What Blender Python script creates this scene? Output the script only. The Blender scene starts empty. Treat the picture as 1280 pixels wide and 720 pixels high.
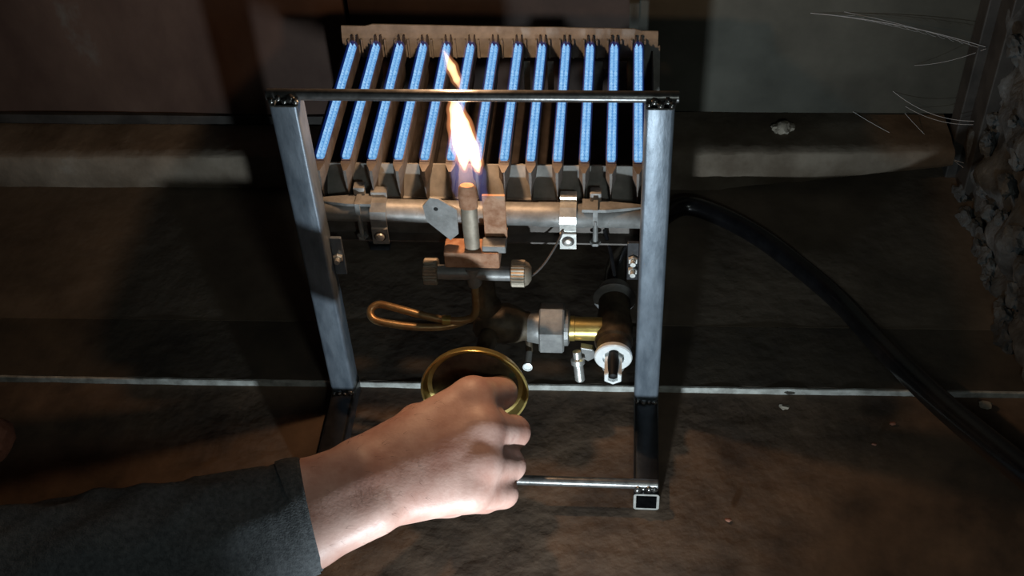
import bpy, bmesh, math, random
import numpy as np
from mathutils import Vector, Matrix, noise
random.seed(7)
S = 0.001                      # geometry below is written in millimetres
sc = bpy.context.scene
COL = sc.collection
V = Vector
PI = math.pi

# ------------------------------------------------------------------ camera
PITCH, YAW, ROLL, FPX = 0.768036, 0.116521, -0.061436, 1549.555
CAMLOC = V((239.44, -680.34, 809.15))
fwd = V((-math.sin(YAW) * math.cos(PITCH), math.cos(YAW) * math.cos(PITCH), -math.sin(PITCH)))
rgt = V((math.cos(YAW), math.sin(YAW), 0))
upv = rgt.cross(fwd)
r2 = rgt * math.cos(ROLL) + upv * math.sin(ROLL)
u2 = upv * math.cos(ROLL) - rgt * math.sin(ROLL)
cam_d = bpy.data.cameras.new('camera')
cam = bpy.data.objects.new('camera', cam_d)
COL.objects.link(cam)
M = Matrix.Identity(4)
for i in range(3):
    M[i][0], M[i][1], M[i][2], M[i][3] = r2[i], u2[i], -fwd[i], CAMLOC[i] * S
cam.matrix_world = M
cam_d.sensor_width = 36
cam_d.lens = FPX / 1280 * 36
cam_d.clip_start = 0.01
sc.camera = cam

# ------------------------------------------------------------------ world, torch, exposure
w = bpy.data.worlds.new('dark_room')
sc.world = w
w.use_nodes = True
w.node_tree.nodes['Background'].inputs[0].default_value = (0.75, 0.85, 1.0, 1)
w.node_tree.nodes['Background'].inputs[1].default_value = 0.004
TORCH_POS, TORCH_AIM = V((215, -440, 38)), V((165, 0, 110))
td = bpy.data.lights.new('torch', 'SPOT')
td.energy = 9.8
td.color = (0.80, 0.93, 1.0)
td.spot_size = math.radians(90)
td.spot_blend = 1.0
td.shadow_soft_size = 0.008
torch = bpy.data.objects.new('torch', td)
COL.objects.link(torch)
torch.location = TORCH_POS * S
torch.rotation_euler = (TORCH_AIM - TORCH_POS).to_track_quat('-Z', 'Y').to_euler()
# second light: an added weak soft fill, unseen, above and in front
ld = bpy.data.lights.new('upper_fill', 'POINT')
ld.energy = 2.3
ld.color = (0.86, 0.97, 0.92)
ld.shadow_soft_size = 0.035
lamp = bpy.data.objects.new('upper_fill', ld)
COL.objects.link(lamp)
lamp.location = V((360, -640, 620)) * S
sc.view_settings.view_transform = 'Standard'
sc.view_settings.look = 'None'
sc.view_settings.gamma = 1
sc.view_settings.use_curve_mapping = False
sc.view_settings.exposure = 0.0
sc.cycles.transparent_max_bounces = 64      # light passes through many nested flame bodies

# ------------------------------------------------------------------ materials
def mat(name, c1, c2=None, rough=0.6, metal=0.0, scale=60, bump=0.2, bscale=None, c3=None, c3pos=0.72, spec=0.5,
        detail=6, dist=0.0006, stretch=(1, 1, 1), rough2=None, pos=(0.35, 0.65)):
    m = bpy.data.materials.new(name)
    m.use_nodes = True
    nt = m.node_tree
    N, Lk = nt.nodes, nt.links
    b = N['Principled BSDF']
    b.inputs['Metallic'].default_value = metal
    b.inputs['Roughness'].default_value = rough
    b.inputs['Specular IOR Level'].default_value = spec
    tc = N.new('ShaderNodeTexCoord')
    mp = N.new('ShaderNodeMapping')
    mp.inputs['Scale'].default_value = stretch
    Lk.new(tc.outputs['Object'], mp.inputs['Vector'])
    n1 = N.new('ShaderNodeTexNoise')
    n1.inputs['Scale'].default_value = scale
    n1.inputs['Detail'].default_value = detail
    n1.inputs['Roughness'].default_value = 0.6
    Lk.new(mp.outputs[0], n1.inputs['Vector'])
    cr = N.new('ShaderNodeValToRGB')
    e = cr.color_ramp.elements
    e[0].position, e[1].position = pos
    e[0].color = (*c1, 1)
    e[1].color = (*(c2 or c1), 1)
    if c3:
        x = e.new(c3pos)
        x.color = (*c3, 1)
    Lk.new(n1.outputs['Fac'], cr.inputs[0])
    Lk.new(cr.outputs[0], b.inputs['Base Color'])
    if rough2 is not None:
        mr = N.new('ShaderNodeMapRange')
        mr.inputs['To Min'].default_value = rough
        mr.inputs['To Max'].default_value = rough2
        Lk.new(n1.outputs['Fac'], mr.inputs[0])
        Lk.new(mr.outputs[0], b.inputs['Roughness'])
    if bump:
        n2 = N.new('ShaderNodeTexNoise')
        n2.inputs['Scale'].default_value = bscale or scale * 4
        n2.inputs['Detail'].default_value = 8
        Lk.new(mp.outputs[0], n2.inputs['Vector'])
        bp = N.new('ShaderNodeBump')
        bp.inputs['Strength'].default_value = bump
        bp.inputs['Distance'].default_value = dist
        Lk.new(n2.outputs['Fac'], bp.inputs['Height'])
        Lk.new(bp.outputs[0], b.inputs['Normal'])
    return m


def volume_flame(name, color, strength):
    m = bpy.data.materials.new(name)
    m.use_nodes = True
    nt = m.node_tree
    nt.nodes.remove(nt.nodes['Principled BSDF'])
    em = nt.nodes.new('ShaderNodeEmission')
    em.inputs[0].default_value = (*color, 1)
    em.inputs[1].default_value = strength
    nt.links.new(em.outputs[0], nt.nodes['Material Output'].inputs['Volume'])
    return m


def surf_flame(name, c1, c2, strength, scale=500):
    m = bpy.data.materials.new(name)
    m.use_nodes = True
    nt = m.node_tree
    nt.nodes.remove(nt.nodes['Principled BSDF'])
    em = nt.nodes.new('ShaderNodeEmission')
    em.inputs[1].default_value = strength
    tc = nt.nodes.new('ShaderNodeTexCoord')
    n = nt.nodes.new('ShaderNodeTexNoise')
    n.inputs['Scale'].default_value = scale
    cr = nt.nodes.new('ShaderNodeValToRGB')
    cr.color_ramp.elements[0].position, cr.color_ramp.elements[1].position = 0.35, 0.65
    cr.color_ramp.elements[0].color = (*c1, 1)
    cr.color_ramp.elements[1].color = (*c2, 1)
    nt.links.new(tc.outputs['Object'], n.inputs['Vector'])
    nt.links.new(n.outputs['Fac'], cr.inputs[0])
    nt.links.new(cr.outputs[0], em.inputs[0])
    nt.links.new(em.outputs[0], nt.nodes['Material Output'].inputs['Surface'])
    return m


MT = dict(
    tube=mat('mill_scale_steel', (0.08, 0.10, 0.125), (0.19, 0.222, 0.26), 0.4, 0.45, 110, 0.3, 300, stretch=(1, 1, 0.3), detail=9, pos=(.3, .7)),
    rod=mat('drawn_steel_rod', (0.10, 0.098, 0.095), (0.20, 0.195, 0.19), 0.33, 0.7, 120, 0.15),
    foot=mat('shade_black_steel', (0.012, 0.013, 0.015), (0.03, 0.03, 0.034), 0.3, 0.2, 80, 0.2),  # same steel as the legs, shade on it painted in as black
    cut=mat('cut_steel_edge', (0.5, 0.5, 0.48), (0.7, 0.7, 0.66), 0.35, 0.7, 200, 0.2),
    weld=mat('weld_metal', (0.10, 0.10, 0.10), (0.35, 0.34, 0.32), 0.18, 0.9, 200, 0.3),
    blade=mat('heat_tinted_sheet', (0.075, 0.062, 0.054), (0.14, 0.122, 0.11), 0.6, 0.3, 70, 0.2, c3=(0.17, 0.105, 0.07)),
    plate=mat('dusty_sheet_steel', (0.16, 0.155, 0.143), (0.27, 0.262, 0.245), 0.75, 0.05, 60, 0.25, c3=(0.20, 0.185, 0.168)),
    darkplate=mat('dark_sheet', (0.03, 0.025, 0.022), (0.07, 0.06, 0.055), 0.7, 0.2, 60, 0.2),  # plain dark tone for tray, notch shade, screw seats and wire
    tabm=mat('galvanised_tab', (0.17, 0.19, 0.19), (0.30, 0.33, 0.33), 0.4, 0.5, 120, 0.1),
    cast=mat('grey_die_cast', (0.15, 0.15, 0.145), (0.25, 0.25, 0.245), 0.5, 0.2, 90, 0.25, c3=(0.15, 0.13, 0.11)),
    rust=mat('rusted_steel', (0.27, 0.115, 0.055), (0.47, 0.27, 0.17), 0.8, 0.05, 110, 0.5, c3=(0.40, 0.28, 0.20)),
    pilot=mat('pilot_brass_dull', (0.20, 0.17, 0.13), (0.33, 0.28, 0.22), 0.5, 0.4, 90, 0.25),
    brass=mat('brass', (0.50, 0.36, 0.10), (0.68, 0.53, 0.20), 0.3, 0.8, 70, 0.12),
    olddark=mat('tarnished_brass', (0.035, 0.024, 0.016), (0.11, 0.085, 0.055), 0.55, 0.4, 70, 0.35, c3=(0.05, 0.07, 0.05)),
    nut=mat('dull_grey_nut', (0.20, 0.20, 0.20), (0.31, 0.31, 0.30), 0.45, 0.45, 100, 0.2),
    chrome=mat('bright_zinc_ring', (0.78, 0.80, 0.80), (0.92, 0.94, 0.94), 0.28, 0.3, 100, 0.05),
    copper=mat('copper_tube', (0.36, 0.20, 0.09), (0.50, 0.36, 0.18), 0.38, 0.7, 60, 0.15),
    black=mat('black_void', (0.004, 0.004, 0.004), (0.008, 0.008, 0.008), 0.6, 0, 60, 0, spec=0.2),
    rubber=mat('black_rubber', (0.004, 0.004, 0.005), (0.008, 0.008, 0.009), 0.25, 0, 90, 0.1, 500),
    skin=mat('skin', (0.43, 0.225, 0.178), (0.60, 0.385, 0.325), 0.5, 0, 35, 0.35, 420, c3=(0.50, 0.275, 0.23), dist=0.0005),
    fleece=mat('grey_fleece', (0.055, 0.058, 0.062), (0.10, 0.105, 0.11), 0.95, 0, 300, 0.8, 900, dist=0.0012, spec=0.15),
    hair=mat('dark_hair', (0.06, 0.035, 0.02), (0.09, 0.05, 0.03), 0.6, 0, 60, 0),
    floor=mat('dirty_brown_floor', (0.050, 0.034, 0.024), (0.155, 0.100, 0.064), 0.85, 0, 14, 0.7, 60, c3=(0.22, 0.155, 0.105), c3pos=0.78, detail=10, dist=0.002),
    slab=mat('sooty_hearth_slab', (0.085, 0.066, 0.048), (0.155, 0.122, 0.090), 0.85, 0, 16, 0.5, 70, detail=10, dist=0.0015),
    slabdark=mat('darker_front_slab', (0.040, 0.032, 0.024), (0.085, 0.066, 0.047), 0.85, 0, 16, 0.5, 70, detail=10, dist=0.0015),  # hearth slab colours in a darker tone
    lip=mat('pale_slab_edge', (0.24, 0.24, 0.22), (0.50, 0.51, 0.48), 0.7, 0, 80, 0.6, 200, detail=8),
    ledge=mat('stained_concrete', (0.10, 0.075, 0.052), (0.24, 0.20, 0.155), 0.85, 0, 13, 0.7, 80, c3=(0.30, 0.265, 0.22), detail=10, dist=0.002),
    wall=mat('rusted_wall_sheet', (0.050, 0.025, 0.018), (0.10, 0.059, 0.043), 0.7, 0.1, 9, 0.4, 90, c3=(0.13, 0.115, 0.10), detail=10, stretch=(1, 1, 0.6)),
    wall2=mat('grey_soot_wall_sheet', (0.042, 0.041, 0.032), (0.084, 0.082, 0.066), 0.75, 0.1, 10, 0.4, 90, detail=10),
    wallc=mat('dark_red_recess_sheet', (0.022, 0.012, 0.009), (0.05, 0.03, 0.022), 0.75, 0.1, 14, 0.4, 90),
    angle=mat('dark_angle_iron', (0.035, 0.032, 0.03), (0.07, 0.065, 0.06), 0.6, 0.3, 30, 0.4, 120),
    mortar=mat('rough_grey_mortar', (0.028, 0.031, 0.033), (0.115, 0.128, 0.135), 0.92, 0, 35, 1.0, 130, c3=(0.22, 0.24, 0.25), c3pos=.75, dist=0.003),
    stone=mat('pale_stone', (0.22, 0.19, 0.15), (0.36, 0.32, 0.26), 0.9, 0, 90, 0.6),
    brick=mat('red_brick', (0.20, 0.075, 0.045), (0.32, 0.15, 0.10), 0.9, 0, 90, 0.7),
    web=mat('cobweb_silk', (0.5, 0.5, 0.52), None, 0.7, 0, 60, 0),
    flame_blue=surf_flame('blue_gas_flame', (0.085, 0.26, 0.54), (0.18, 0.41, 0.70), 1.0, 300),
    flame_tip=surf_flame('bright_gas_flamelet', (0.20, 0.46, 0.76), (0.36, 0.62, 0.88), 1.0, 200),
    halo=volume_flame('blue_flame_halo', (0.03, 0.10, 0.60), 14),
    flame_core=volume_flame('white_hot_flame', (1.0, 0.62, 0.30), 330),
    flame_mid=volume_flame('orange_flame', (1.0, 0.36, 0.14), 42),
    flame_violet=volume_flame('violet_flame_base', (0.36, 0.38, 1.0), 13),
)

# ------------------------------------------------------------------ geometry helpers (millimetres)
def frame_of(d):
    d = V(d).normalized()
    a = V((0, 0, 1)) if abs(d.z) < 0.9 else V((1, 0, 0))
    x = d.cross(a).normalized()
    return x, d.cross(x).normalized(), d


def box(bm, lo, hi, mi=0):
    lo, hi = V(lo), V(hi)
    v = [bm.verts.new((x, y, z)) for z in (lo.z, hi.z) for y in (lo.y, hi.y) for x in (lo.x, hi.x)]
    for f in ((0, 2, 3, 1), (4, 5, 7, 6), (0, 1, 5, 4), (2, 6, 7, 3), (0, 4, 6, 2), (1, 3, 7, 5)):
        bm.faces.new([v[i] for i in f]).material_index = mi
    return v


def loft(bm, rings, closed=True, caps=True, mi=0):
    R = [[bm.verts.new(p) for p in r] for r in rings]
    n = len(R[0])
    for a, b in zip(R[:-1], R[1:]):
        for i in range(n if closed else n - 1):
            j = (i + 1) % n
            bm.faces.new((a[i], a[j], b[j], b[i])).material_index = mi
    if caps and closed:
        bm.faces.new(R[0][::-1]).material_index = mi
        bm.faces.new(R[-1]).material_index = mi
    return R


def lathe(bm, p0, axis, prof, seg=24, mi=0, caps=True, polys=None):
    """prof: (distance along axis, radius) pairs; polys=6 makes a hexagon"""
    x, y, d = frame_of(axis)
    p0 = V(p0)
    n = polys or seg
    rings = []
    for t, r in prof:
        rings.append([p0 + d * t + (x * math.cos(2 * PI * (i + .5) / n) + y * math.sin(2 * PI * (i + .5) / n)) * max(r, 0.01) for i in range(n)])
    return loft(bm, rings, True, caps, mi)


def cyl(bm, a, b, r, rb=None, seg=20, bev=0.0, mi=0):
    a, b = V(a), V(b)
    L = (b - a).length
    rb = r if rb is None else rb
    if bev:
        prof = [(0, r - bev), (bev, r), (L - bev, rb), (L, rb - bev)]
    else:
        prof = [(0, r), (L, rb)]
    lathe(bm, a, b - a, prof, seg, mi)


def smooth_path(pts, n=8):
    P = [V(p) for p in pts]
    P = [P[0] * 2 - P[1]] + P + [P[-1] * 2 - P[-2]]
    out = []
    for i in range(1, len(P) - 2):
        for k in range(n):
            t = k / n
            a, b, c, d = P[i - 1], P[i], P[i + 1], P[i + 2]
            out.append(0.5 * ((2 * b) + (c - a) * t + (2 * a - 5 * b + 4 * c - d) * t * t + (3 * b - a - 3 * c + d) * t ** 3))
    out.append(P[-2])
    return out


def sweep(bm, path, rad, seg=14, flat=1.0, ref=None, mi=0, caps=True):
    P = [V(p) for p in path]
    if not hasattr(rad, '__len__'):
        rad = [rad] * len(P)
    t0 = (P[1] - P[0]).normalized()
    x = frame_of(t0)[0] if ref is None else (V(ref) - t0 * V(ref).dot(t0)).normalized()
    rings = []
    for i, p in enumerate(P):
        t = (P[min(i + 1, len(P) - 1)] - P[max(i - 1, 0)]).normalized()
        x = (x - t * x.dot(t)).normalized()
        y = t.cross(x)
        rings.append([p + (x * math.cos(2 * PI * k / seg) + y * math.sin(2 * PI * k / seg) * flat) * rad[i] for k in range(seg)])
    loft(bm, rings, True, caps, mi)


def prism(bm, pts, vec, mi=0):
    a = [bm.verts.new(V(p)) for p in pts]
    b = [bm.verts.new(V(p) + V(vec)) for p in pts]
    n = len(pts)
    bm.faces.new(a[::-1]).material_index = mi
    bm.faces.new(b).material_index = mi
    for i in range(n):
        bm.faces.new((a[i], a[(i + 1) % n], b[(i + 1) % n], b[i])).material_index = mi


def bevel(bm, w, seg=2):
    bmesh.ops.bevel(bm, geom=bm.edges[:], offset=w, segments=seg, affect='EDGES', profile=0.5, clamp_overlap=True)


def rough(bm, amp, freq, seed=0):
    for v in bm.verts:
        n = noise.noise_vector(v.co * freq + V((seed * 7.3, seed * 3.1, seed)))
        v.co += n * amp


WORLD = {}


def link(o, parent):
    COL.objects.link(o)
    if parent is not None:
        o.parent = parent
    return o


def obj(name, bm, material, parent=None, loc=None, smooth=False, ang=40):
    """bm holds world millimetres; loc is the object's world origin"""
    base = V(loc) if loc is not None else V((0, 0, 0)) if parent is None else WORLD[parent.name]
    me = bpy.data.meshes.new(name)
    bmesh.ops.recalc_face_normals(bm, faces=bm.faces[:])
    for v in bm.verts:
        v.co = (v.co - base) * S
    bm.to_mesh(me)
    bm.free()
    for m in (material if isinstance(material, (list, tuple)) else [material]):
        me.materials.append(MT[m])
    if smooth:
        me.polygons.foreach_set('use_smooth', [True] * len(me.polygons))
        me.set_sharp_from_angle(angle=math.radians(ang))
    o = bpy.data.objects.new(name, me)
    link(o, parent)
    WORLD[o.name] = base
    pb = WORLD[parent.name] if parent is not None else V((0, 0, 0))
    o.location = (base - pb) * S
    return o


def empty(name, loc, label, cat):
    o = bpy.data.objects.new(name, None)
    o.empty_display_size = 0.02
    link(o, None)
    o.location = V(loc) * S
    WORLD[o.name] = V(loc)
    o['label'] = label
    o['category'] = cat
    return o


def tag(o, label, cat, group=None):
    o['label'] = label
    o['category'] = cat
    if group:
        o['group'] = group
    return o


def struct(o, label, cat):
    o['kind'] = 'structure'
    return tag(o, label, cat)


def copy_at(o, parent, d):
    c = o.copy()
    link(c, parent)
    c.location = o.location + V(d) * S
    return c


NB = bmesh.new


def sdf_mesh(prims, pad, h, kin, kout, kbase=9.0):
    pts = np.array([p for q in prims for p in (q[1], q[3])])
    lo, hi = pts.min(0) - pad, pts.max(0) + pad
    lo = np.maximum(lo, np.array([-75.0, -1e9, -1e9]))
    n = np.ceil((hi - lo) / h).astype(int) + 1
    gx, gy, gz = [lo[i] + h * np.arange(n[i]) for i in range(3)]
    P = np.stack(np.meshgrid(gx, gy, gz, indexing='ij'), -1).astype(np.float32)

    def smin(a, b, k):
        t = np.clip(0.5 + 0.5 * (b - a) / k, 0, 1)
        return b * (1 - t) + a * t - k * t * (1 - t)
    groups = {}
    for g, a, ra, b, rb in prims:
        a, b = np.array(a, np.float32), np.array(b, np.float32)
        ab = b - a
        t = np.clip(((P - a) @ ab) / (ab @ ab), 0, 1)
        d = np.linalg.norm(P - a - t[..., None] * ab, axis=-1) - (ra + (rb - ra) * t)
        groups[g] = smin(groups[g], d, kin if g else kbase) if g in groups else d
    F = groups[0]
    for g in sorted(groups):
        if g:
            F = smin(F, groups[g], kout)
    s = F < 0
    c = [s[i:n[0] - 1 + i, j:n[1] - 1 + j, k:n[2] - 1 + k] for i in (0, 1) for j in (0, 1) for k in (0, 1)]
    cnt = sum(x.astype(np.int8) for x in c)
    mask = (cnt > 0) & (cnt < 8)
    idx = -np.ones(mask.shape, np.int64)
    cells = np.argwhere(mask)
    idx[mask] = np.arange(len(cells))
    acc = np.zeros((len(cells), 3))
    num = np.zeros(len(cells))
    offs = [(i, j, k) for i in (0, 1) for j in (0, 1) for k in (0, 1)]
    for a in offs:
        for ax in range(3):
            if a[ax] == 0:
                b = list(a); b[ax] = 1
                fa = F[tuple((cells + a).T)]
                fb2 = F[tuple((cells + b).T)]
                cr = (fa < 0) != (fb2 < 0)
                t = np.where(cr, fa / np.where(cr, fa - fb2, 1), 0)
                p = np.array(a, float)[None] + t[:, None] * (np.array(b) - np.array(a))[None]
                acc[cr] += p[cr]
                num[cr] += 1
    vts = lo + h * (cells + acc / num[:, None])
    faces = []
    for ax in range(3):
        o1, o2 = (ax + 1) % 3, (ax + 2) % 3
        sl0 = [slice(None)] * 3; sl1 = [slice(None)] * 3
        sl0[ax] = slice(0, n[ax] - 1); sl1[ax] = slice(1, n[ax])
        A, B = s[tuple(sl0)], s[tuple(sl1)]
        e = np.argwhere(A != B)
        e = e[(e[:, o1] > 0) & (e[:, o2] > 0) & (e[:, o1] < n[o1] - 1) & (e[:, o2] < n[o2] - 1)]
        ins = A[tuple(e.T)]
        d1 = np.zeros(3, int); d1[o1] = 1
        d2 = np.zeros(3, int); d2[o2] = 1
        q = [idx[tuple((e - d1 - d2).T)], idx[tuple((e - d2).T)], idx[tuple(e.T)], idx[tuple((e - d1).T)]]
        q = np.stack(q, 1)
        q[~ins] = q[~ins][:, ::-1]
        faces.append(q)
    return vts, np.concatenate(faces)

# ================================================================== SETTING
def height_grid(x0, x1, y0, y1, step, fn):
    bm = NB()
    nx, ny = int((x1 - x0) / step) + 1, int((y1 - y0) / step) + 1
    g = [[bm.verts.new((x0 + (x1 - x0) * i / (nx - 1), y0 + (y1 - y0) * j / (ny - 1), 0)) for i in range(nx)] for j in range(ny)]
    for row in g:
        for v in row:
            v.co.z = fn(v.co.x, v.co.y)
    for j in range(ny - 1):
        for i in range(nx - 1):
            bm.faces.new((g[j][i], g[j][i + 1], g[j + 1][i + 1], g[j + 1][i]))
    return bm


def fl(x, y):
    a = noise.noise(V((x * .012, y * .012, 3))) * 1.1 + noise.noise(V((x * .06, y * .06, 8))) * .6
    return min(a - 0.9, 0.0)


flo = obj('floor', height_grid(-900, 600, -900, 40, 7, fl), 'floor', smooth=True, ang=80)
struct(flo, 'dirty brown lower hearth floor in front of the pale edge', 'floor')

LIPROT = 0.0135                    # the step runs a touch askew
def lipy(x): return 23.5 + LIPROT * (x + 20)


def slab(name, ya, yb, top, bot, seed, sag=0.0, x0=-900, x1=592):
    bm = NB()
    n = 150
    rings = []
    for i in range(n + 1):
        x = x0 + (x1 - x0) * i / n
        a = ya + LIPROT * (x + 20) + noise.noise(V((x * .03, seed, 1))) * 0.9
        b = yb + LIPROT * (x + 20)
        t = top + noise.noise(V((x * .02, seed, 4))) * 0.5
        rings.append([V((x, a, bot)), V((x, a, t - 0.8)), V((x, a + 0.8, t)), V((x, (a + b) / 2, top)), V((x, b, top)), V((x, b, bot))])
    loft(bm, rings)
    return bm


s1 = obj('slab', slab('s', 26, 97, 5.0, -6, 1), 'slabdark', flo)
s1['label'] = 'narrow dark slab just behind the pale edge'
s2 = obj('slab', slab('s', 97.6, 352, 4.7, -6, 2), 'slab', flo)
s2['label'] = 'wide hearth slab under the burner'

bm = NB()
rings = []
for i in range(200):
    x = -900 + 1492 * i / 199
    y = lipy(x)
    t = 5.2 + noise.noise(V((x * .035, 2, 1))) * 0.7 + noise.noise(V((x * .2, 5, 1))) * 0.35
    th = 2.2 + noise.noise(V((x * .05, 9, 1))) * 0.5
    rings.append([V((x, y, -3)), V((x, y, t - .5)), V((x, y + .5, t)), V((x, y + th, t)), V((x, y + th, -3))])
loft(bm, rings)
struct(obj('trim_1', bm, 'lip'), 'pale chipped edge strip along the front of the hearth step', 'edge strip')

# concrete ledge along the back wall
bm = NB()
rings = []
n = 170
for i in range(n + 1):
    x = -900 + (563 + 900) * i / n
    zt = 47.5 + 0.010 * (x + 60) + noise.noise(V((x * .02, 1, 1))) * 1.2
    yf = 287 + 0.014 * (x + 60) + noise.noise(V((x * .015, 3, 1))) * 1.6
    lift = max(0, (x - 335)) * 0.14
    rings.append([V((x, yf + 2, 4 + lift)), V((x, yf + noise.noise(V((x * .05, 4, 2))) * 1.5, 24 + lift * .5)), V((x, yf + 1, zt - 2)),
                  V((x, yf + 3.5, zt)), V((x, yf + 25, zt + .6)), V((x, 362, zt)), V((x, 362, 4 + lift))])
loft(bm, rings)
bmesh.ops.subdivide_edges(bm, edges=bm.edges[:], cuts=1)
rough(bm, 0.8, 0.09, 2)
struct(obj('trim_2', bm, 'ledge', smooth=True, ang=50), 'stained concrete ledge along the foot of the back wall', 'ledge')

# back wall: sheet panels with open joints
wb = empty('wall_back', (0, 350, 40), 'dark rusted sheet back wall behind the burner', 'wall')
wb['kind'] = 'structure'


def panel(x0, x1, y, z0, z1, m, seed, foldz=None):
    bm = NB()
    nx, nz = max(4, int((x1 - x0) / 22)), 20
    rr = []
    for k in range(nz + 1):
        z = z0 + (z1 - z0) * k / nz
        rr.append([V((x0 + (x1 - x0) * i / nx, y + noise.noise(V(((x0 + (x1 - x0) * i / nx) * .008, z * .008, seed))) * 3, z)) for i in range(nx + 1)])
    F = [[bm.verts.new(p) for p in r] for r in rr]
    B = [[bm.verts.new(p + V((0, 5, 0))) for p in r] for r in rr]
    for k in range(nz):
        for i in range(nx):
            bm.faces.new((F[k][i], F[k][i + 1], F[k + 1][i + 1], F[k + 1][i]))
            bm.faces.new((B[k][i], B[k + 1][i], B[k + 1][i + 1], B[k][i + 1]))
    for k in range(nz):
        bm.faces.new((F[k][0], F[k + 1][0], B[k + 1][0], B[k][0]))
        bm.faces.new((F[k][nx], B[k][nx], B[k + 1][nx], F[k + 1][nx]))
    for i in range(nx):
        bm.faces.new((F[0][i], B[0][i], B[0][i + 1], F[0][i + 1]))
        bm.faces.new((F[nz][i], F[nz][i + 1], B[nz][i + 1], B[nz][i]))
    return bm


obj('panel', panel(-900, -27, 344, 57, 640, 'wall', 1), 'wall', wb, smooth=True)['label'] = 'brown rusted sheet panel'
obj('panel', panel(-24, 250, 352, 46, 640, 'wallc', 2), 'wallc', wb, smooth=True)['label'] = 'dark reddish recessed panel'
obj('panel', panel(253, 575, 345, 64, 640, 'wall2', 3), 'wall2', wb, smooth=True)['label'] = 'grey sooty sheet panel'
bm = NB(); box(bm, (-900, 366, 0), (600, 372, 640)); obj('backing', bm, 'black', wb)
bm = NB(); box(bm, (-900, 339, 47), (-27, 344, 58)); bmesh.ops.subdivide_edges(bm, edges=bm.edges[:], cuts=30); rough(bm, .8, .05); obj('flange', bm, 'angle', wb)['label'] = 'rusty bottom flange'
bm = NB(); box(bm, (247, 341, 60), (256, 352, 640)); obj('seam_strip', bm, 'wall2', wb)

# right wall: angle iron in the corner and rough mortar
wr = empty('wall_right', (590, 150, 0), 'rough lumpy grey mortar wall at the right edge', 'wall')
wr['kind'] = 'structure'
bm = NB()
ny, nz = 110, 70
g = [[bm.verts.new((0, 0, 0)) for _ in range(nz + 1)] for _ in range(ny + 1)]
for j in range(ny + 1):
    for k in range(nz + 1):
        y, z = -600 + 940 * j / ny, -4 + 500 * k / nz
        p = V((y * .022, z * .022, 2))
        d = abs(noise.noise(p)) * 26 + noise.noise(p * 3.1) * 7 + noise.noise(p * 8) * 2.4
        g[j][k].co = (592 - max(d, 0) * (1 if y < 310 else 0.1), y, z)
for j in range(ny):
    for k in range(nz):
        bm.faces.new((g[j][k], g[j][k + 1], g[j + 1][k + 1], g[j + 1][k]))
obj('mortar_face', bm, 'mortar', wr, smooth=True, ang=70)
bm = NB(); box(bm, (566, 318, 4), (592, 344, 600)); box(bm, (576, 284, 4), (592, 320, 600)); bevel(bm, 1.5)
obj('corner_angle', bm, 'angle', wr)['label'] = 'dark corner post'


def lump(c, r, seed, amp=.35, sub=2, squash=(1, 1, 1)):
    bm = NB()
    bmesh.ops.create_icosphere(bm, subdivisions=sub, radius=1)
    for v in bm.verts:
        k = 1 + noise.noise(v.co * 1.3 + V((seed * 5.1, seed, 0))) * amp + noise.noise(v.co * 3.5 + V((seed, seed * 2.2, 0))) * amp * .4
        v.co = V((v.co.x * squash[0], v.co.y * squash[1], v.co.z * squash[2])) * k * r + V(c)
    return bm


rl = random.Random(3)
for i in range(46):
    y = rl.uniform(20, 300)
    z = rl.uniform(4, 200) if i > 12 else rl.uniform(2, 10)
    r = rl.uniform(5, 13)
    obj('mortar_lump', lump((rl.uniform(577, 588) - (4 if z < 12 else 0), y, max(z, r * .6)), r, i, .6, 3, (.7, 1.1, .9)), 'mortar', wr, smooth=True, ang=25)

# ================================================================== STAND
W, H, T = 276.3, 315.6, 20.0
stand = empty('burner_stand', (W / 2, -40, 0), 'welded square-tube steel stand holding the gas burner, with round cross rods', 'stand')


def tube(bm, lo, hi, axis, wall=2.0, rad=2.5, mi_cut=None):
    """hollow square tube with rounded corners between corner points lo, hi along axis index"""
    lo, hi = V(lo), V(hi)
    o = [i for i in range(3) if i != axis]
    cx, cy = (lo[o[0]] + hi[o[0]]) / 2, (lo[o[1]] + hi[o[1]]) / 2
    hx, hy = (hi[o[0]] - lo[o[0]]) / 2, (hi[o[1]] - lo[o[1]]) / 2

    def ring(t, inset, r):
        pts = []
        for qx, qy, a0 in ((1, 1, 0), (-1, 1, 90), (-1, -1, 180), (1, -1, 270)):
            for a in (0, 30, 60, 90):
                an = math.radians(a0 + a)
                p = [0, 0, 0]
                p[axis] = t
                p[o[0]] = cx + qx * (hx - inset - r) + r * math.cos(an)
                p[o[1]] = cy + qy * (hy - inset - r) + r * math.sin(an)
                pts.append(V(p))
        return pts
    a, b = lo[axis], hi[axis]
    ri = max(rad - wall, 0.4)
    rings = [ring(a, wall, ri), ring(a, 0, rad), ring(b, 0, rad), ring(b, wall, ri)]
    R = [[bm.verts.new(p) for p in r] for r in rings]
    n = 16
    for q, (A, B) in enumerate(zip(R, R[1:] + R[:1])):
        for i in range(n):
            j = (i + 1) % n
            f = bm.faces.new((A[i], A[j], B[j], B[i]))
            if q in (0, 2) and mi_cut is not None:
                f.material_index = mi_cut


def beads(name, parent, pts, r, seed):
    bm = NB()
    rr = random.Random(seed)
    for p in pts:
        q = V(p) + V((rr.uniform(-.6, .6), rr.uniform(-.6, .6), rr.uniform(-.6, .6)))
        t = lump(q, r * rr.uniform(.8, 1.2), rr.random() * 30, .25, 2)
        me = bpy.data.meshes.new('t'); t.to_mesh(me); t.free(); bm.from_mesh(me); bpy.data.meshes.remove(me)
    return obj(name, bm, 'weld', parent, smooth=True, ang=80)


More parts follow.
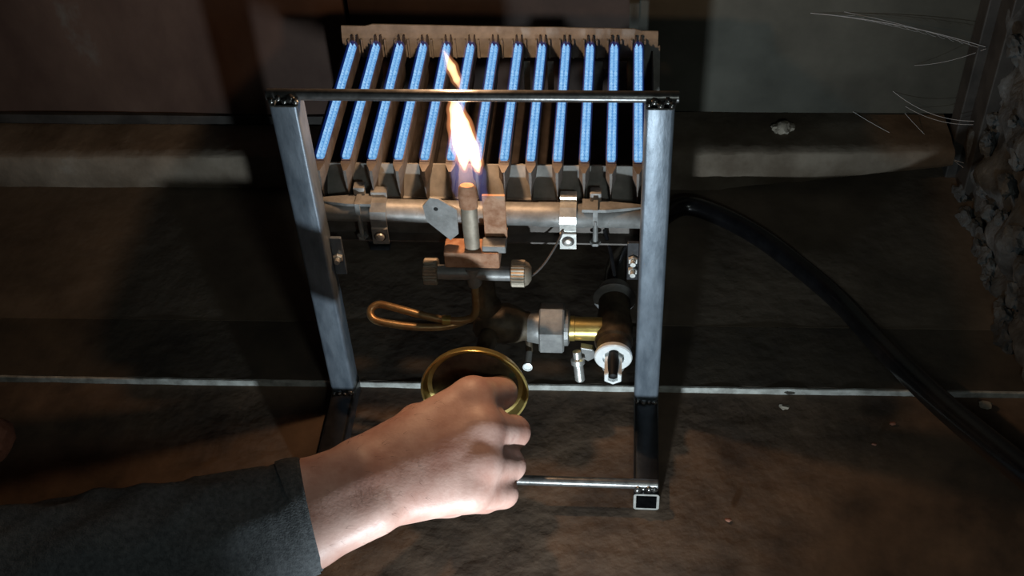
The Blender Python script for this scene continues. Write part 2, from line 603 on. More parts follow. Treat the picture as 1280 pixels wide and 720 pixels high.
for k, x in enumerate((0, W - T)):
    bm = NB(); tube(bm, (x, 0, T), (x + T, T, H), 2, mi_cut=1)
    leg = obj('leg', bm, ['tube', 'cut'], stand, smooth=True, ang=35)
    beads('weld_bead', leg, [(x + 2 + 4.2 * i, 3 + (i % 2) * 2, H + 2.5 + (i % 2)) for i in range(5)], 2.9, k + 1)
    beads('weld_bead', leg, [(x + 3 + 4.5 * i, -1.8, T + .3) for i in range(4)], 2.6, k + 4)
    bm = NB(); tube(bm, (x, -96, 0), (x + T, T, T), 1, mi_cut=1)
    ft = obj('foot', bm, ['foot', 'cut'], stand, smooth=True, ang=35)
    beads('weld_bead', ft, [(x + 3 + 4.5 * i, -93 + (i % 2), T + 3) for i in range(4)], 2.8, k + 8)
    bm = NB(); tube(bm, (x, 196, 4.7), (x + T, 216, 176), 2)
    obj('leg', bm, 'foot', stand, smooth=True, ang=35)['label'] = 'rear leg with its shade painted dark'
    # side rail that carries the tray, from front leg to rear leg
    bm = NB(); box(bm, (x + 7 - 5 * k + (0 if k else 2), 20, 158), (x + 10 - 5 * k + (0 if k else 2), 197, 178)); obj('side_rail', bm, 'foot', stand)
    # lug with bolts behind the front leg
    xi = T if k == 0 else W - T
    sg = 1 if k == 0 else -1
    bm = NB(); box(bm, (min(xi, xi + sg * 9), 13, 146), (max(xi, xi + sg * 9), 16, 184)); bevel(bm, .6)
    lug = obj('lug', bm, 'foot' if k else 'tube', stand)  # right lug takes the steel with shade painted in
    for zz in ((157, 168) if k else (165,)):
        bm = NB(); lathe(bm, (xi + sg * 4.5, 13, zz), (0, -1, 0), [(0, 4), (2.6, 4), (3.2, 3.4)], polys=6); cyl(bm, (xi + sg * 4.5, 10, zz), (xi + sg * 4.5, 6, zz), 2.1)
        obj('bolt', bm, 'cut', lug, smooth=True)
bm = NB(); cyl(bm, (-3, 9.5, H + 4.0), (W + 3, 9.5, H + 4.0), 4.1, seg=20, bev=.6); obj('crossbar', bm, 'rod', stand, smooth=True)['label'] = 'round top cross rod'
bm = NB(); cyl(bm, (1, -89, T + 3.9), (W - 1, -89, T + 3.9), 4.0, seg=20, bev=.6); obj('crossbar', bm, 'rod', stand, smooth=True)['label'] = 'round front tie rod near the floor'
bm = NB(); cyl(bm, (0, 206, 168), (W, 206, 168), 4.0, seg=16); obj('crossbar', bm, 'foot', stand, smooth=True)

# ================================================================== BURNER
ZB, YF, YB, PS, X0 = 234.2, 45.3, 199.2, 19.947, 14.6
burner = empty('gas_burner', (W / 2, 120, 160), 'gas burner rack of thirteen parallel blades burning with blue flame', 'burner')
prof = [(-4.0, 0), (-4.0, -12), (-1.3, -20), (-0.8, -34), (0.8, -34), (1.3, -20), (4.0, -12), (4.0, 0)]


def blade_mesh(x):
    bm = NB()
    rings = []
    for y, wsc, dz, cut in ((YF - 9, .25, -2.5, 1), (YF - 3, .95, -.4, 1), (YF + 4, 1, 0, 1), (YB + 2, 1, 0, 1), (YB + 8, .45, -.6, 1)):
        rings.append([V((x + a * wsc, y + (3.5 if (b < -20 and y < YF) else 0), ZB + b + (dz if b == 0 else 0))) for a, b in prof])
    loft(bm, rings)
    # port strip: raised rows of ports along the crest
    box(bm, (x - 3.4, YF, ZB), (x + 3.4, YB, ZB + .5))
    return bm


def blade_flame(x):
    bm = NB()
    rr = random.Random(int(x))
    # continuous burning bed
    bot = [(-3.1, .5), (-3.2, 1.6), (-2.0, 2.6), (-.4, 1.9), (.4, 1.9), (2.0, 2.6), (3.2, 1.6), (3.1, .5)]
    loft(bm, [[V((x + a * k, y, ZB + .1 + b * k)) for a, b in bot] for y, k in ((YF + 1, .7), (YF + 3, 1), (YB - 3, 1), (YB - .5, .7))], mi=0)
    n = 40
    for i in range(n):
        y = YF + 2.5 + (YB - YF - 5) * i / (n - 1)
        for sx in (-1.55, 1.55):
            hgt = 3.0 + rr.uniform(-.4, .6)
            lathe(bm, (x + sx, y, ZB + 1.8), (0, 0, 1), [(0, 1.15), (hgt * .5, .95), (hgt, .25)], seg=6, mi=2)
    # thin blue mantle round the bed
    ht = 6.5
    sec = [(-4.3, 0.6), (-4.6, 3.0), (-3.8, ht * .85), (-2, ht + 1), (2, ht + 1), (3.8, ht * .85), (4.6, 3.0), (4.3, .6)]
    loft(bm, [[V((x + a * k, y, ZB + .02 + b * k)) for a, b in sec] for y, k in ((YF - 1.5, .6), (YF + 2, 1), (YB - 2, 1), (YB + 2.5, .6))], mi=1)
    return bm


b0 = obj('burner_blade', blade_mesh(X0), 'blade', burner)
f0 = obj('flame', blade_flame(X0), ['flame_blue', 'halo', 'flame_tip'], b0)
for i in range(1, 13):
    b = copy_at(b0, burner, (PS * i, 0, 0))
    copy_at(f0, b, (0, 0, 0))

# front sheet (behind the blade tips), back sheet, sides, floor of the tray
bm = NB(); prism(bm, [(2, YF + 1, 199), (W - 10, YF + 1, 199), (W - 10, YF + 12, 222), (2, YF + 12, 222)], (0, 1.2, 0)); box(bm, (2, YF - 1.5, 197.6), (W - 10, YF + 3, 199.2))
obj('front_plate', bm, 'plate', burner)
bm = NB()
n = 40
rings = []
for i in range(n + 1):
    x = 3 + (W - 9) * i / n
    dz = noise.noise(V((x * .03, 1, 5))) * 1.0
    tl = 0 if 3 < i < n - 2 else -2.0
    top = 247.5 - 0.018 * x + dz * .6 + tl
    rings.append([V((x, 210 + dz, 217)), V((x, 210 + dz, 236)), V((x, 213.5, top)), V((x, 214.7, top)), V((x, 211.3 + dz, 236)), V((x, 211.3 + dz, 217))])
loft(bm, rings)
for i in range(13):       # turned-out lugs between the blades
    x = X0 + PS * i
    box(bm, (x - 6.2, 207, 218), (x - 4.9, 211, 236)); box(bm, (x + 4.9, 207, 218), (x + 6.2, 211, 236))
bp = obj('back_plate', bm, 'plate', burner)
for i in range(13):
    x = X0 + PS * i
    bm = NB()
    for sx in (-2.2, 2.2):
        prism(bm, [(x + sx - 1.3, 209, 231), (x + sx + 1.3, 209, 231), (x + sx + .5, 210.2, 239.5), (x + sx - .5, 210.2, 239.5)], (0, -2, 0))
    obj('notch_shade', bm, 'darkplate', bp)  # dark solids imitating the shadow in the plate's notches
bm = NB(); prism(bm, [(258.5, 209, 182), (273.5, 209, 182), (272.5, 209, 218), (272, 210, 229), (258.5, 210, 222)], (0, 1.2, 0)); obj('end_flange', bm, 'plate', burner)
for x in (3.0, W - 11):
    bm = NB(); box(bm, (x, YF + 2, 178), (x + 1.2, 212, 224)); obj('side_plate', bm, 'darkplate', burner)
bm = NB(); box(bm, (3, YF + 12, 178), (W - 9, 212, 179.2)); obj('tray_floor', bm, 'darkplate', burner)
for bx in (7.32, 8.33, 10.33, 11.33):
    x = X0 + PS * bx
    wd = 4.2 if bx > 9 else 2.6
    bm = NB(); prism(bm, [(x - wd, 196, 193), (x + wd, 196, 193), (x + wd, 201, 219), (x - wd, 201, 219)], (0, 1, 0)); box(bm, (x - wd, 192, 192), (x + wd, 197, 193.2))
    obj('air_baffle', bm, 'tabm', burner)
for bx in (7.45, 8.45, 10.45, 11.5):
    x = X0 + PS * bx
    bm = NB(); prism(bm, [(x - 3.4, 60, 196), (x + 3.4, 60, 196), (x + 3.4, 66, 216), (x - 3.4, 66, 216)], (0, 1, 0)); obj('air_baffle', bm, 'plate', burner)

# manifold pipe with cast bosses and clamps
MY, MZ = 31.0, 197.0
bm = NB()
lathe(bm, (-1, MY, MZ + 1.5), (1, 0, -0.0142), [(0, 8.6), (1, 9.2), (56, 9.2), (57, 9.7), (60, 9.7), (61, 9.0), (180, 9.0), (181, 9.6), (216, 9.6), (217, 9.0), (268, 9.0), (269, 8.4)], 28)
man = obj('manifold_pipe', bm, 'cast', burner, smooth=True)
for sx, xb in ((1, 43.5), (-1, 223)):
    zc = MZ + 1.5 - 0.0142 * xb
    bm = NB()
    # tapering web lying on the pipe
    prism(bm, [(xb - sx * 36, MY - 1, zc + 7.4), (xb - sx * 8, MY - 7, zc + 9), (xb + sx * 10, MY - 7, zc + 9), (xb + sx * 10, MY + 6, zc + 9), (xb - sx * 36, MY + 1, zc + 8)], (0, 0, 2.6))
    obj('cast_web', bm, 'cast', man)
    bm = NB()
    box(bm, (xb - 4.5, MY + 3, zc + 9), (xb + 4.5, MY + 11, zc + 19)); bevel(bm, 1.2)
    box(bm, (xb - 1.8, MY - 9, zc - 2), (xb + 1.8, MY + 4, zc + 13))
    cyl(bm, (xb, MY - 7.5, zc + 2), (xb, MY - 7.5, zc - 19), 2.0, seg=12)
    lathe(bm, (xb, MY - 7.5, zc - 19), (0, 0, -1), [(0, 4.2), (2.4, 4.2), (3, 3.4)], polys=6)
    obj('cast_stud', bm, 'cast', man, smooth=True)
    xc = 58.5 if sx > 0 else 202.5
    zc = MZ + 1.5 - 0.0142 * xc
    bm = NB()
    hw = 6.2
    band = [(MY + 10, zc + 15), (MY + 3, zc + 15), (MY + 2, zc + 11), (MY - 4, zc + 10.6), (MY - 9.5, zc + 6), (MY - 11, zc), (MY - 10.4, zc - 8), (MY - 12, zc - 9), (MY - 12, zc - 24)]
    inn = [(y + 1.8, z - 1.2) for y, z in band]
    inn[0] = (MY + 10, zc + 13.4)
    inn[-1] = (MY - 9.6, zc - 24)
    inn[-2] = (MY - 9.6, zc - 10)
    prism(bm, [(xc - hw, y, z) for y, z in band] + [(xc - hw, y, z) for y, z in inn[::-1]], (hw * 2, 0, 0))
    cl = obj('pipe_clamp', bm, 'nut' if sx > 0 else 'cut', burner)
    cl['label'] = 'sheet clamp with round screw on the pipe'
    bm = NB()
    lathe(bm, (xc, MY - 12, zc - 16), (0, -1, 0), [(0, 4.8), (.5, 4.8), (.6, 4.0)], 20, mi=0)
    lathe(bm, (xc, MY - 12.3, zc - 16), (0, -1, 0), [(0, 3.6), (2.0, 3.2), (2.6, 2)], 16, mi=1)
    obj('screw', bm, ['darkplate', 'cut'], cl, smooth=True)
bm = NB(); box(bm, (6, MY + 3, 171.5), (W - 14, MY + 5, 184)); box(bm, (6, MY - 6, 171), (W - 14, MY + 5, 172.5)); obj('lower_rail', bm, 'blade', burner)

# ================================================================== PILOT
pil = empty('pilot_burner', (130, 5, 150), 'rusty pilot burner with tall orange flame in front of the blades', 'pilot burner')
bm = NB()
rings = []
for z, wd in ((168, 5.6), (200, 6.0), (232, 6.2), (240, 5.6), (244, 4.0), (245.5, 1.5)):
    rings.append([V((131.5 + wd * math.cos(a), 3 + 3.2 * math.sin(a), z)) for a in [2 * PI * k / 18 for k in range(18)]])
loft(bm, rings)
obj('pilot_hood', bm, 'pilot', pil, smooth=True, ang=60)
bm = NB(); lathe(bm, (131.5, 3, 226), (0, 0, 1), [(0, 6.8), (10, 7.0), (18, 6.4), (20.5, 5)], 20); 
for v in bm.verts: v.co.y = 3 + (v.co.y - 3) * .58
obj('rusted_tip', bm, 'rust', pil, smooth=True)
bm = NB(); box(bm, (140.5, 10, 190), (157.5, 12.2, 231)); bevel(bm, .6); box(bm, (141, 10, 189), (157, 20, 191.5)); obj('rear_plate', bm, 'rust', pil)
bm = NB(); prism(bm, [(97, 6, 223.5), (103, 6, 231.5), (109, 6, 230.5), (122, 6, 220.5), (121.5, 6, 197), (115, 6, 190.5), (98.5, 6, 209)], (0, 1.6, 0))
bk = obj('bracket', bm, 'cast', pil)
bm = NB(); cyl(bm, (106.5, 5.8, 221), (106.5, 7.7, 221), 1.7, seg=14); obj('hole', bm, 'black', bk)
bm = NB(); box(bm, (110, -3, 170), (152, 14, 186)); bevel(bm, 1.6); rough(bm, .4, .15); obj('base_block', bm, 'rust', pil)
bm = NB(); box(bm, (139, -1, 184), (157, 10, 191)); bevel(bm, 1); obj('plate_seat', bm, 'cast', pil)
bm = NB(); cyl(bm, (100, 0, 163), (162, 0, 163), 5.8, seg=20, bev=.5); lathe(bm, (131, 0, 150), (0, 0, 1), [(0, 4.6), (3, 6.2), (20, 6.2)], 20); obj('tee_pipe', bm, 'nut', pil, smooth=True)


def ribbed(bm, a, ax, L, r, n=26):
    x, y, d = frame_of(ax)
    a = V(a)
    def ring(t, k): return [a + d * t + (x * math.cos(PI * i / n) + y * math.sin(PI * i / n)) * (r * k - (.8 if i % 2 else 0)) for i in range(2 * n)]
    loft(bm, [ring(0, .9), ring(.8, 1), ring(L - .8, 1), ring(L, .9)])


bm = NB(); ribbed(bm, (93, 0, 163.5), (1, 0, 0), 11, 10.5); obj('union_nut', bm, 'pilot', pil)['label'] = 'knurled end nut'
bm = NB(); ribbed(bm, (160, -1, 164), (1, 0, 0), 11, 10.5); lathe(bm, (171, -1, 164), (1, 0, 0), [(0, 9.5), (2, 8.5), (4.5, 5)], 24); obj('union_nut', bm, 'pilot', pil, smooth=True)
# copper feed with a flat loop
bm = NB()
lp = [(131, 0, 152), (131, 0, 138), (130.5, -1, 124), (127, -2, 116), (118, -3, 113.5), (104, -3, 114), (85, -1, 117.5), (66, 3, 120), (52, 6, 120.5), (45.5, 2, 117.2), (49.5, -4, 113.2), (66, -6.5, 111), (84, -7, 109.3), (100, -6, 108.6), (114, -3, 109.5), (126, 3, 111)]
sweep(bm, smooth_path(lp, 8), 3.1, 14); obj('copper_loop', bm, 'copper', pil, smooth=True)
bm = NB(); cyl(bm, (103.5, -3.2, 114), (110, -3, 113.7), 3.9, seg=16); obj('ferrule', bm, 'brass', pil, smooth=True)
bm = NB(); sweep(bm, smooth_path([(172, 0, 161), (176, 4, 158), (184, 8, 165), (192, 14, 176), (199, 19, 190)], 8), .9, 8); obj('thermocouple_wire', bm, 'darkplate', pil, smooth=True)
bm = NB(); sweep(bm, smooth_path([(230, 26, 185), (232, 30, 172), (235, 38, 150), (238, 46, 120)], 8), 1.6, 8); obj('black_wire', bm, 'rubber', pil, smooth=True)

# the flame itself: a white core, an orange mantle and a violet base, each one closed body
FY = 21
core_a = [(128, FY, 246, 1.0), (128, FY, 256, 4), (128.2, FY, 270, 7), (127.5, FY, 286, 6.6), (125.5, FY, 300, 4.2), (124.2, FY, 312, .6)]
core_b = [(138.5, FY, 244, 1.0), (137, FY, 252, 3.4), (134.5, FY, 266, 5), (131, FY, 282, 4.2), (128.5, FY, 294, 1)]
core_c = [(128.6, 27, 314, .8), (126.8, 30, 318.5, 2.4), (123.2, 34, 326, 2.9), (118.6, 38, 336, .8)]
violet = [[(129, 10, 243, 6), (130, 14, 250, 9.5), (131, 18, 262, 10), (130, FY, 276, 7)], [(123.5, 6, 226, .9), (122.5, 9, 238, 2.5), (124, 12, 250, 5)], [(139.5, 6, 222, .9), (142, 8, 234, 2.8), (140, 12, 250, 5.5)]]
def chain(c, k=1, e=0): return [(0, a[:3], a[3] * k + e, b[:3], b[3] * k + e) for a, b in zip(c[:-1], c[1:])]
layers = [(chain(core_a) + chain(core_b) + chain(core_c), 1.2, .7), (chain(core_a, 1.15, 1.5) + chain(core_b, 1.15, 1.5) + chain(core_c, 1.2, 1.2), 2.0, .8), (sum([chain(v) for v in violet], []), 4.0, 1.0)]
fl_par = pil
for (pr, kk, hh), nm, mm in zip(layers[::-1], ('flame', 'flame_mantle', 'flame_core'), ('flame_violet', 'flame_mid', 'flame_core')):
    vts, fcs = sdf_mesh(pr, 14, hh, kk, kk, kk)
    me = bpy.data.meshes.new(nm)
    me.from_pydata(((vts - np.array(WORLD['pilot_burner'])) * S).tolist(), [], fcs.tolist())
    me.materials.append(MT[mm])
    me.update()
    fo = bpy.data.objects.new(nm, me)
    link(fo, fl_par)
    if nm == 'flame':
        fl_par = fo
        fo['label'] = 'tall orange and white flame with violet base'
for i, (p, e) in enumerate((((127, FY, 290), 0.06), ((124, 38, 340), 1.25))):
    ld = bpy.data.lights.new('flame_light', 'POINT')
    ld.energy = e
    ld.color = (1.0, 0.60, 0.33)
    ld.shadow_soft_size = 0.006
    lo = bpy.data.objects.new('flame_light', ld)
    link(lo, pil)
    lo.location = (V(p) - WORLD['pilot_burner']) * S

# ================================================================== GAS VALVE
AX = V((1, 0, 0))
VY, VZ = 12.0, 92.0
val = empty('gas_valve', (170, 0, 60), 'tarnished brass gas valve with round brass handwheel, hanging below the burner', 'valve')
bm = NB()
lathe(bm, (126, VY, VZ + 6), (1, 0, -0.1), [(0, 8), (3, 13), (14, 16), (26, 17), (36, 14.5), (41, 12), (52, 12)], 28)
lathe(bm, (137, VY + 2, VZ + 10), (0.0, 0.1, 1), [(0, 11), (14, 11), (18, 8), (50, 7.5)], 24)
rough(bm, .7, .12, 4)
body = obj('valve_body', bm, 'olddark', val, smooth=True, ang=50)
bm = NB(); lathe(bm, (166, VY, VZ + 1), (1, 0, 0), [(0, 10), (4, 12.5), (14, 14.2), (15, 14)], 28); obj('coupling', bm, 'nut', val, smooth=True)
bm = NB(); lathe(bm, (179, VY, VZ + .5), (1, 0, 0), [(0, 19.4), (1.2, 20.8), (18.6, 20.8), (20, 19.4)], polys=6); lathe(bm, (198, VY, VZ + .5), (1, 0, 0), [(0, 15), (4, 14.5), (5, 12)], 28)
obj('hex_nut', bm, 'nut', val)['label'] = 'large grey hexagonal union nut'
bm = NB(); lathe(bm, (201, VY, VZ), (1, 0, 0), [(0, 10.2), (6, 10.2), (6.5, 9.6), (28, 9.6)], 28); obj('brass_nipple', bm, 'brass', val, smooth=True)
# fitting running front to back, its open end towards the viewer
FX, FZ = 238.4, 88.5
bm = NB(); lathe(bm, (FX, -12, FZ), (0, 1, 0), [(0, 14.0), (4, 13.4), (10, 13.4), (12, 15.2), (30, 15.2), (46, 13), (58, 13)], 32)
inl = obj('inlet_fitting', bm, 'olddark', val, smooth=True)
bm = NB()
lathe(bm, (FX, 46, FZ + 3), (0, 1, 0), [(0, 15.6), (1.0, 17.6), (1.6, 17.6), (2.4, 15.6), (12, 13)], 32)
obj('rear_flange', bm, 'nut', inl, smooth=True)
bm = NB()
lathe(bm, (FX, -12, FZ), (0, -1, 0), [(0, 14.4), (1.2, 14.9), (3.6, 14.9), (4.6, 14.0), (4.6, 8.6), (1.2, 8.2), (0.6, 3)], 36)
obj('end_ring', bm, 'chrome', inl, smooth=True, ang=30)['label'] = 'bright zinc end ring'
bm = NB()
lathe(bm, (FX, -13, FZ - .5), (0, -1, -.06), [(0, 7.8), (22, 7.8), (23, 7.2), (23, 4.4), (17, 4.2), (17, 0.5)], polys=6)
obj('hose_nozzle', bm, 'chrome', inl)['label'] = 'hexagonal nozzle'
bm = NB(); lathe(bm, (FX, -14, FZ + 6), (0, -1, -.16), [(0, 3.4), (9, 4.6), (16, 4.2), (24, 3.6), (25, 2)], 18); obj('stopper_pin', bm, 'black', inl, smooth=True)
bm = NB(); lathe(bm, (FX, -14, FZ - 15), (0, 1, 0), [(0, 4), (2, 9), (16, 9), (18, 6)], 20); obj('drain_boss', bm, 'nut', inl, smooth=True)
# bolt and clip hanging under the nipple
bm = NB(); lathe(bm, (209, -2, 80), (.12, -.35, -1), [(0, 3.4), (6, 3.4), (7, 5.6), (11, 5.6), (12, 4), (26, 4), (27, 3)], 16); bt = obj('bolt', bm, 'cut', val, smooth=True)
bm = NB(); prism(bm, [(212, 0, 82), (222, 0, 80), (226, 0, 72), (218, 0, 66), (213, 0, 70)], (0, 6, 0)); bevel(bm, .8); obj('clip', bm, 'nut', val)
bm = NB(); lathe(bm, (169.5, -8, 67), (0, -1, .15), [(-20, 2.6), (-2, 2.8), (0, 4.0), (1, 4.0), (1.2, 3.2), (.4, 2.6), (.4, .5)], 20); obj('test_port', bm, 'chrome', val, smooth=True)['label'] = 'small bright round test port'
bm = NB(); cyl(bm, (169.5, 12, 64), (169.5, 14, 84), 3, seg=14); obj('port_stem', bm, 'olddark', val, smooth=True)
# handwheel: dished brass disc on a spindle
HC = V((134, -58, 101))
ha = V((0.02, -1, 0.10)).normalized()
bm = NB()
lathe(bm, HC, ha, [(-2, 6), (-2, 32), (0, 38), (6, 40.6), (7.4, 41.2), (8.4, 40.8), (8.0, 39.4), (2.2, 36.4), (1.2, 32), (1.2, 8)], 56)
hw = obj('handwheel', bm, 'brass', val, smooth=True, ang=45)
hw['label'] = 'round dished brass handwheel in the hand'
bm = NB(); lathe(bm, HC, ha, [(1, 12), (2, 33), (2.3, 32.5), (2.4, 12)], 48); obj('dark_face', bm, 'olddark', hw, smooth=True)
bm = NB(); lathe(bm, HC, ha, [(0, 8), (8, 7.5), (12, 6), (34, 5.6)], 20); obj('spindle_knob', bm, 'olddark', hw, smooth=True)
bm = NB(); cyl(bm, HC - ha * 1.5, (140, VY - 6, VZ + 4), 6, 8, seg=20); obj('spindle', bm, 'olddark', hw, smooth=True)

# ================================================================== HOSE
hp = [(FX, 56, FZ + 3), (FX + 1, 85, 86), (244, 130, 62), (260, 185, 30), (281, 236, 16), (306, 257, 14.6), (338.7, 243, 14.6), (374.9, 212.5, 14.8), (408.4, 170.5, 16), (438.5, 120, 22), (456.5, 37.7, 55), (470.6, -36.5, 90), (483.3, -96.4, 120), (499.4, -176.1, 165), (519.1, -268.6, 215), (560, -420, 260)]
bm = NB(); sweep(bm, smooth_path(hp, 10), 9.6, 20)
hose = obj('gas_hose', bm, 'rubber', smooth=True, ang=80)
tag(hose, 'thick black rubber hose curving from behind the stand to the right', 'hose')

# ================================================================== HAND AND SLEEVE
HAND=[
  (0, (-103.6, -230.3, 137.2), 20, (23.0, -186.2, 129.9), 20) ,
  (0, (23.0, -186.2, 129.9), 20, (65.0, -166.0, 134.1), 18) ,
  (0, (-89.3, -256.9, 122.6), 20, (37.2, -215.0, 118.7), 20) ,
  (0, (37.2, -215.0, 118.7), 20, (78.5, -192.8, 122.2), 18) ,
  (0, (30.1, -200.6, 124.3), 23, (70.9, -178.2, 129.5), 19) ,
  (0, (62.5, -156.5, 129.8), 15, (137.4, -97.6, 132.4), 14) ,
  (1, (137.6, -99.0, 133.8), 13.2, (155.2, -73.9, 110.0), 12.2) ,
  (1, (155.2, -73.9, 110.0), 12.2, (139.7, -75.4, 90.4), 10.5) ,
  (1, (139.7, -75.4, 90.4), 10.5, (123.7, -87.1, 88.2), 8.6) ,
  (0, (67.7, -168.1, 127.3), 15, (146.4, -123.0, 126.7), 14) ,
  (2, (146.5, -124.5, 128.1), 13.4, (165.9, -98.6, 94.8), 12.2) ,
  (2, (165.9, -98.6, 94.8), 12.2, (147.1, -98.2, 74.1), 10.5) ,
  (2, (147.1, -98.2, 74.1), 10.5, (127.8, -108.6, 72.9), 8.6) ,
  (0, (73.1, -179.0, 122.6), 15, (146.8, -146.2, 117.3), 13.5) ,
  (3, (146.9, -147.7, 118.6), 12.8, (164.3, -122.3, 85.0), 11.6) ,
  (3, (164.3, -122.3, 85.0), 11.6, (146.0, -120.1, 66.7), 10) ,
  (3, (146.0, -120.1, 66.7), 10, (126.6, -128.1, 66.7), 8.2) ,
  (0, (77.4, -185.8, 116.6), 15, (139.8, -163.2, 106.4), 13.5) ,
  (4, (140.0, -164.6, 107.8), 12.2, (161.0, -143.5, 79.5), 10.6) ,
  (4, (161.0, -143.5, 79.5), 10.6, (146.5, -140.6, 66.0), 9) ,
  (4, (146.5, -140.6, 66.0), 9, (129.3, -145.9, 66.8), 7.4) ,
  (0, (138.7, -100.7, 130.8), 11.5, (144.9, -118.5, 126.9), 11.5) ,
  (0, (65.1, -163.0, 129.2), 14.5, (141.9, -110.3, 129.6), 11.8) ,
  (0, (145.2, -84.9, 120.3), 8, (154.9, -110.0, 110.4), 8) ,
  (0, (146.3, -125.8, 124.6), 11.5, (146.6, -142.0, 118.0), 11.5) ,
  (0, (70.5, -174.3, 125.7), 14.5, (146.6, -134.6, 122.0), 11.8) ,
  (0, (154.9, -110.0, 110.4), 8, (154.4, -133.4, 100.7), 8) ,
  (0, (145.7, -148.1, 114.9), 11.5, (140.8, -160.0, 107.3), 11.5) ,
  (0, (75.3, -183.1, 120.3), 14.5, (143.3, -154.7, 111.8), 11.8) ,
  (0, (154.4, -133.4, 100.7), 8, (149.1, -152.3, 92.2), 8) ,
  (0, (70.1, -171.1, 122.5), 17, (121.5, -127.8, 110.4), 17) ,
  (0, (102.6, -162.6, 108.6), 14, (123.5, -157.8, 93.8), 14) ,
  (0, (95.4, -172.6, 107.8), 13, (128.9, -157.0, 91.1), 11) ,
  (5, (65.6, -162.1, 126.5), 15, (95.1, -103.7, 109.7), 13) ,
  (5, (95.1, -103.7, 109.7), 12.5, (116.6, -77.3, 96.8), 10.5) ,
  (5, (116.6, -77.3, 96.8), 10.5, (135.4, -69.6, 89.5), 8.5) ,
]



vts, fcs = sdf_mesh(HAND, 34, 1.3, 3.0, 6.5)
me = bpy.data.meshes.new('person')
org = V((40, -200, 120))
me.from_pydata(((vts - np.array(org)) * S).tolist(), [], fcs.tolist())
me.update()
bmx = NB(); bmx.from_mesh(me)
for _ in range(3):
    bmesh.ops.smooth_vert(bmx, verts=bmx.verts[:], factor=.5, use_axis_x=True, use_axis_y=True, use_axis_z=True)
bmesh.ops.recalc_face_normals(bmx, faces=bmx.faces[:])
bmx.to_mesh(me); bmx.free()
me.materials.append(MT['skin'])
me.polygons.foreach_set('use_smooth', [True] * len(me.polygons))
person = bpy.data.objects.new('person', me)
link(person, None)
person.location = org * S
WORLD['person'] = org
tag(person, 'bare right forearm and fist in a dark grey sleeve, gripping the brass handwheel', 'person')

SL = [(37, -199.9, 126.3, 42), (31, -202, 126.2, 42.6), (23.1, -205.4, 126.0, 42.5), (-7.0, -215.6, 127.7, 43), (-46.6, -229.1, 130.1, 44), (-94.8, -245.7, 133.3, 46), (-150.5, -266.5, 137.3, 49), (-203.1, -288.6, 142.5, 52), (-261.1, -314.4, 148.9, 55), (-330, -348, 158, 58)]
path = smooth_path([p[:3] for p in SL], 10)
rad = []
for i in range(len(path)):
    t = i / 10
    a = min(int(t), len(SL) - 2)
    rad.append(SL[a][3] * (1 - (t - a)) + SL[a + 1][3] * (t - a))
bm = NB()
seg = 72
viewn = fwd
x = None
rings = []
for i, p in enumerate(path):
    t = (path[min(i + 1, len(path) - 1)] - path[max(i - 1, 0)]).normalized()
    x = (viewn - t * viewn.dot(t)).normalized()
    y = t.cross(x)
    d = (p - path[0]).length
    ring = []
    for k in range(seg):
        a = 2 * PI * k / seg
        dirv = x * math.cos(a) * .88 + y * math.sin(a)
        fold = noise.noise(V((d * .020 + math.sin(a * 2) * .9, math.cos(a) * 1.6, math.sin(a) * 1.6))) * 5.0
        fold += abs(noise.noise(V((d * .030 + math.cos(a + 1) * 1.2, math.cos(a) * .9, math.sin(a) * .9 + 4)))) * -6.0
        fold *= min(1, d / 45)
        hem = 1.2 * math.exp(-((d - 9) / 5) ** 2) - 0.9 * math.exp(-((d - 22) / 2.0) ** 2)
        ring.append(p + dirv * (rad[i] - 3 + fold + hem))
    rings.append(ring)
inner = [[p + (path[min(i, len(path) - 1)] - p).normalized() * 3.2 for p in r] for i, r in enumerate(rings)][:30]
lip0 = [[(a + b) / 2 + (path[0] - path[1]).normalized() * 1.5 for a, b in zip(rings[0], inner[0])]]
loft(bm, inner[::-1] + lip0 + rings, True, False)
obj('sleeve', bm, 'fleece', person, smooth=True, ang=75)['label'] = 'dark grey fleece sleeve'

# short hairs on forearm and back of the hand
hb = NB()
rh = random.Random(11)
vn = [v for v in me.vertices if (v.co * 1000 + org).x < 118]
for v in rh.sample(vn, 260):
    nrm = v.normal
    if nrm.dot(fwd) > 0.15:
        continue
    p = v.co * 1000 + org
    grow_d = (V((.75, .1, -.5)) + V((rh.uniform(-.5, .5), rh.uniform(-.5, .5), rh.uniform(-.5, .5))))
    tdir = (grow_d - nrm * grow_d.dot(nrm)).normalized()
    L = rh.uniform(4, 8)
    q = [p - nrm * .3, p + tdir * L * .4 + nrm * 1.0, p + tdir * L + nrm * .9]
    sweep(hb, q, [.07, .055, .02], 3)
ho = obj('arm_hair', hb, 'hair', person)
ho['kind'] = 'stuff'

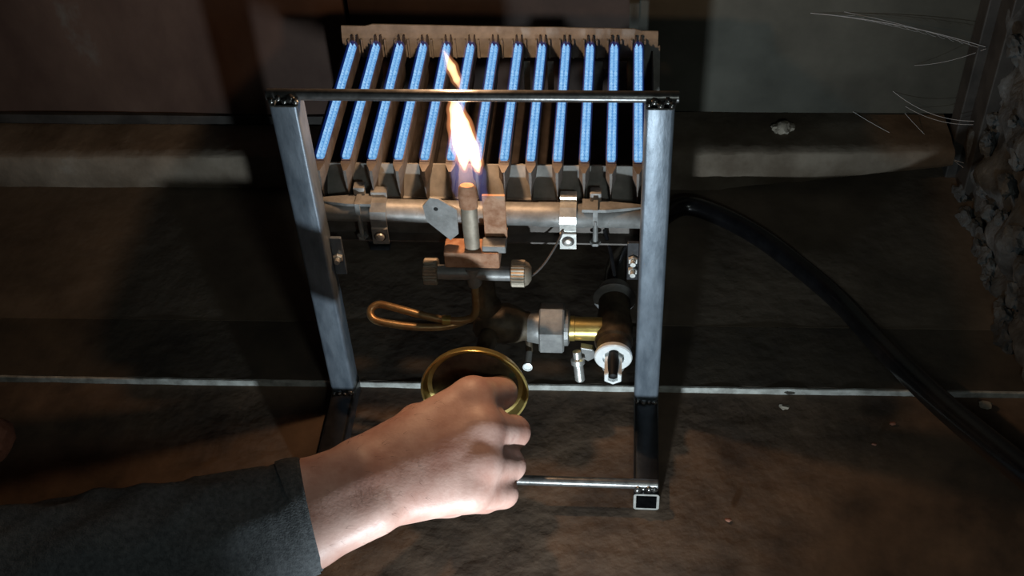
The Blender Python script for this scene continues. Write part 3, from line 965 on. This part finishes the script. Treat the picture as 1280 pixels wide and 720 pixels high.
# ================================================================== LOOSE BITS
st = obj('stone_fragment', lump((401, 331, 54.5), 9.5, 4, .5, 3, (1.15, .9, .8)), 'stone', loc=(401, 331, 48), smooth=True, ang=35)
tag(st, 'pale broken stone lying on the ledge at the right', 'stone')
br = obj('brick_fragment', lump((-282, -62, 14), 19, 9, .35, 3, (1, 1.2, .9)), 'brick', loc=(-282, -62, 0), smooth=True, ang=35)
tag(br, 'broken reddish brick lump at the left edge of the floor', 'brick')
bits = [((382.5, 12, 2.5), 3.2, 'chip of mortar below the pale edge, right of the stand'), ((470, -2, 1.6), 2.1, 'small crumb of mortar near the hose on the lower floor'),
        ((452, -24, 1.2), 1.7, 'tiny brown crumb on the open floor below the hose'), ((330, -104, 1.5), 2.0, 'small grit crumb beside the right foot of the stand'),
        ((548, 20, 3), 5.0, 'mortar crumb fallen at the base of the right wall')]
for i, (p, r, lab) in enumerate(bits):
    tag(obj('mortar_crumb', lump(p, r, i + 21, .5, 2, (1.3, .8, .6)), 'stone' if i in (0, 4) else 'brick', loc=(p[0], p[1], 0), smooth=True, ang=35), lab, 'crumb', 'loose crumbs on the floor')

# cobwebs in the right corner
wbm = NB()
def strand(a, b, sag, r=.22):
    a, b = V(a), V(b)
    pts = [a.lerp(b, t / 8) + V((0, 0, -sag * 4 * (t / 8) * (1 - t / 8))) for t in range(9)]
    sweep(wbm, smooth_path(pts, 2), r, 4)
strand((415, 344, 178), (572, 316, 160), -5, .32)
strand((440, 345, 180), (572, 318, 156), -3, .2)
strand((520, 345, 120), (573, 316, 158), 4, .18)
strand((505, 345, 90), (574, 300, 88), 9, .25)
strand((520, 345, 72), (574, 300, 84), 6, .22)
strand((470, 344, 66), (572, 292, 44), 5, .24)
strand((520, 342, 66), (572, 290, 40), 3, .2)
for i in range(14):
    t = i / 13
    strand(V((415, 344, 178)).lerp(V((572, 316, 160)), t * .8 + .1) + V((0, 0, 5 * 4 * (t * .8 + .1) * (1 - (t * .8 + .1)))), V((440, 345, 180)).lerp(V((572, 318, 156)), t * .8 + .12), 1, .12)
web = obj('cobweb', wbm, 'web', loc=(500, 344, 120))
tag(web, 'thin grey cobweb strands across the upper right corner', 'cobweb')
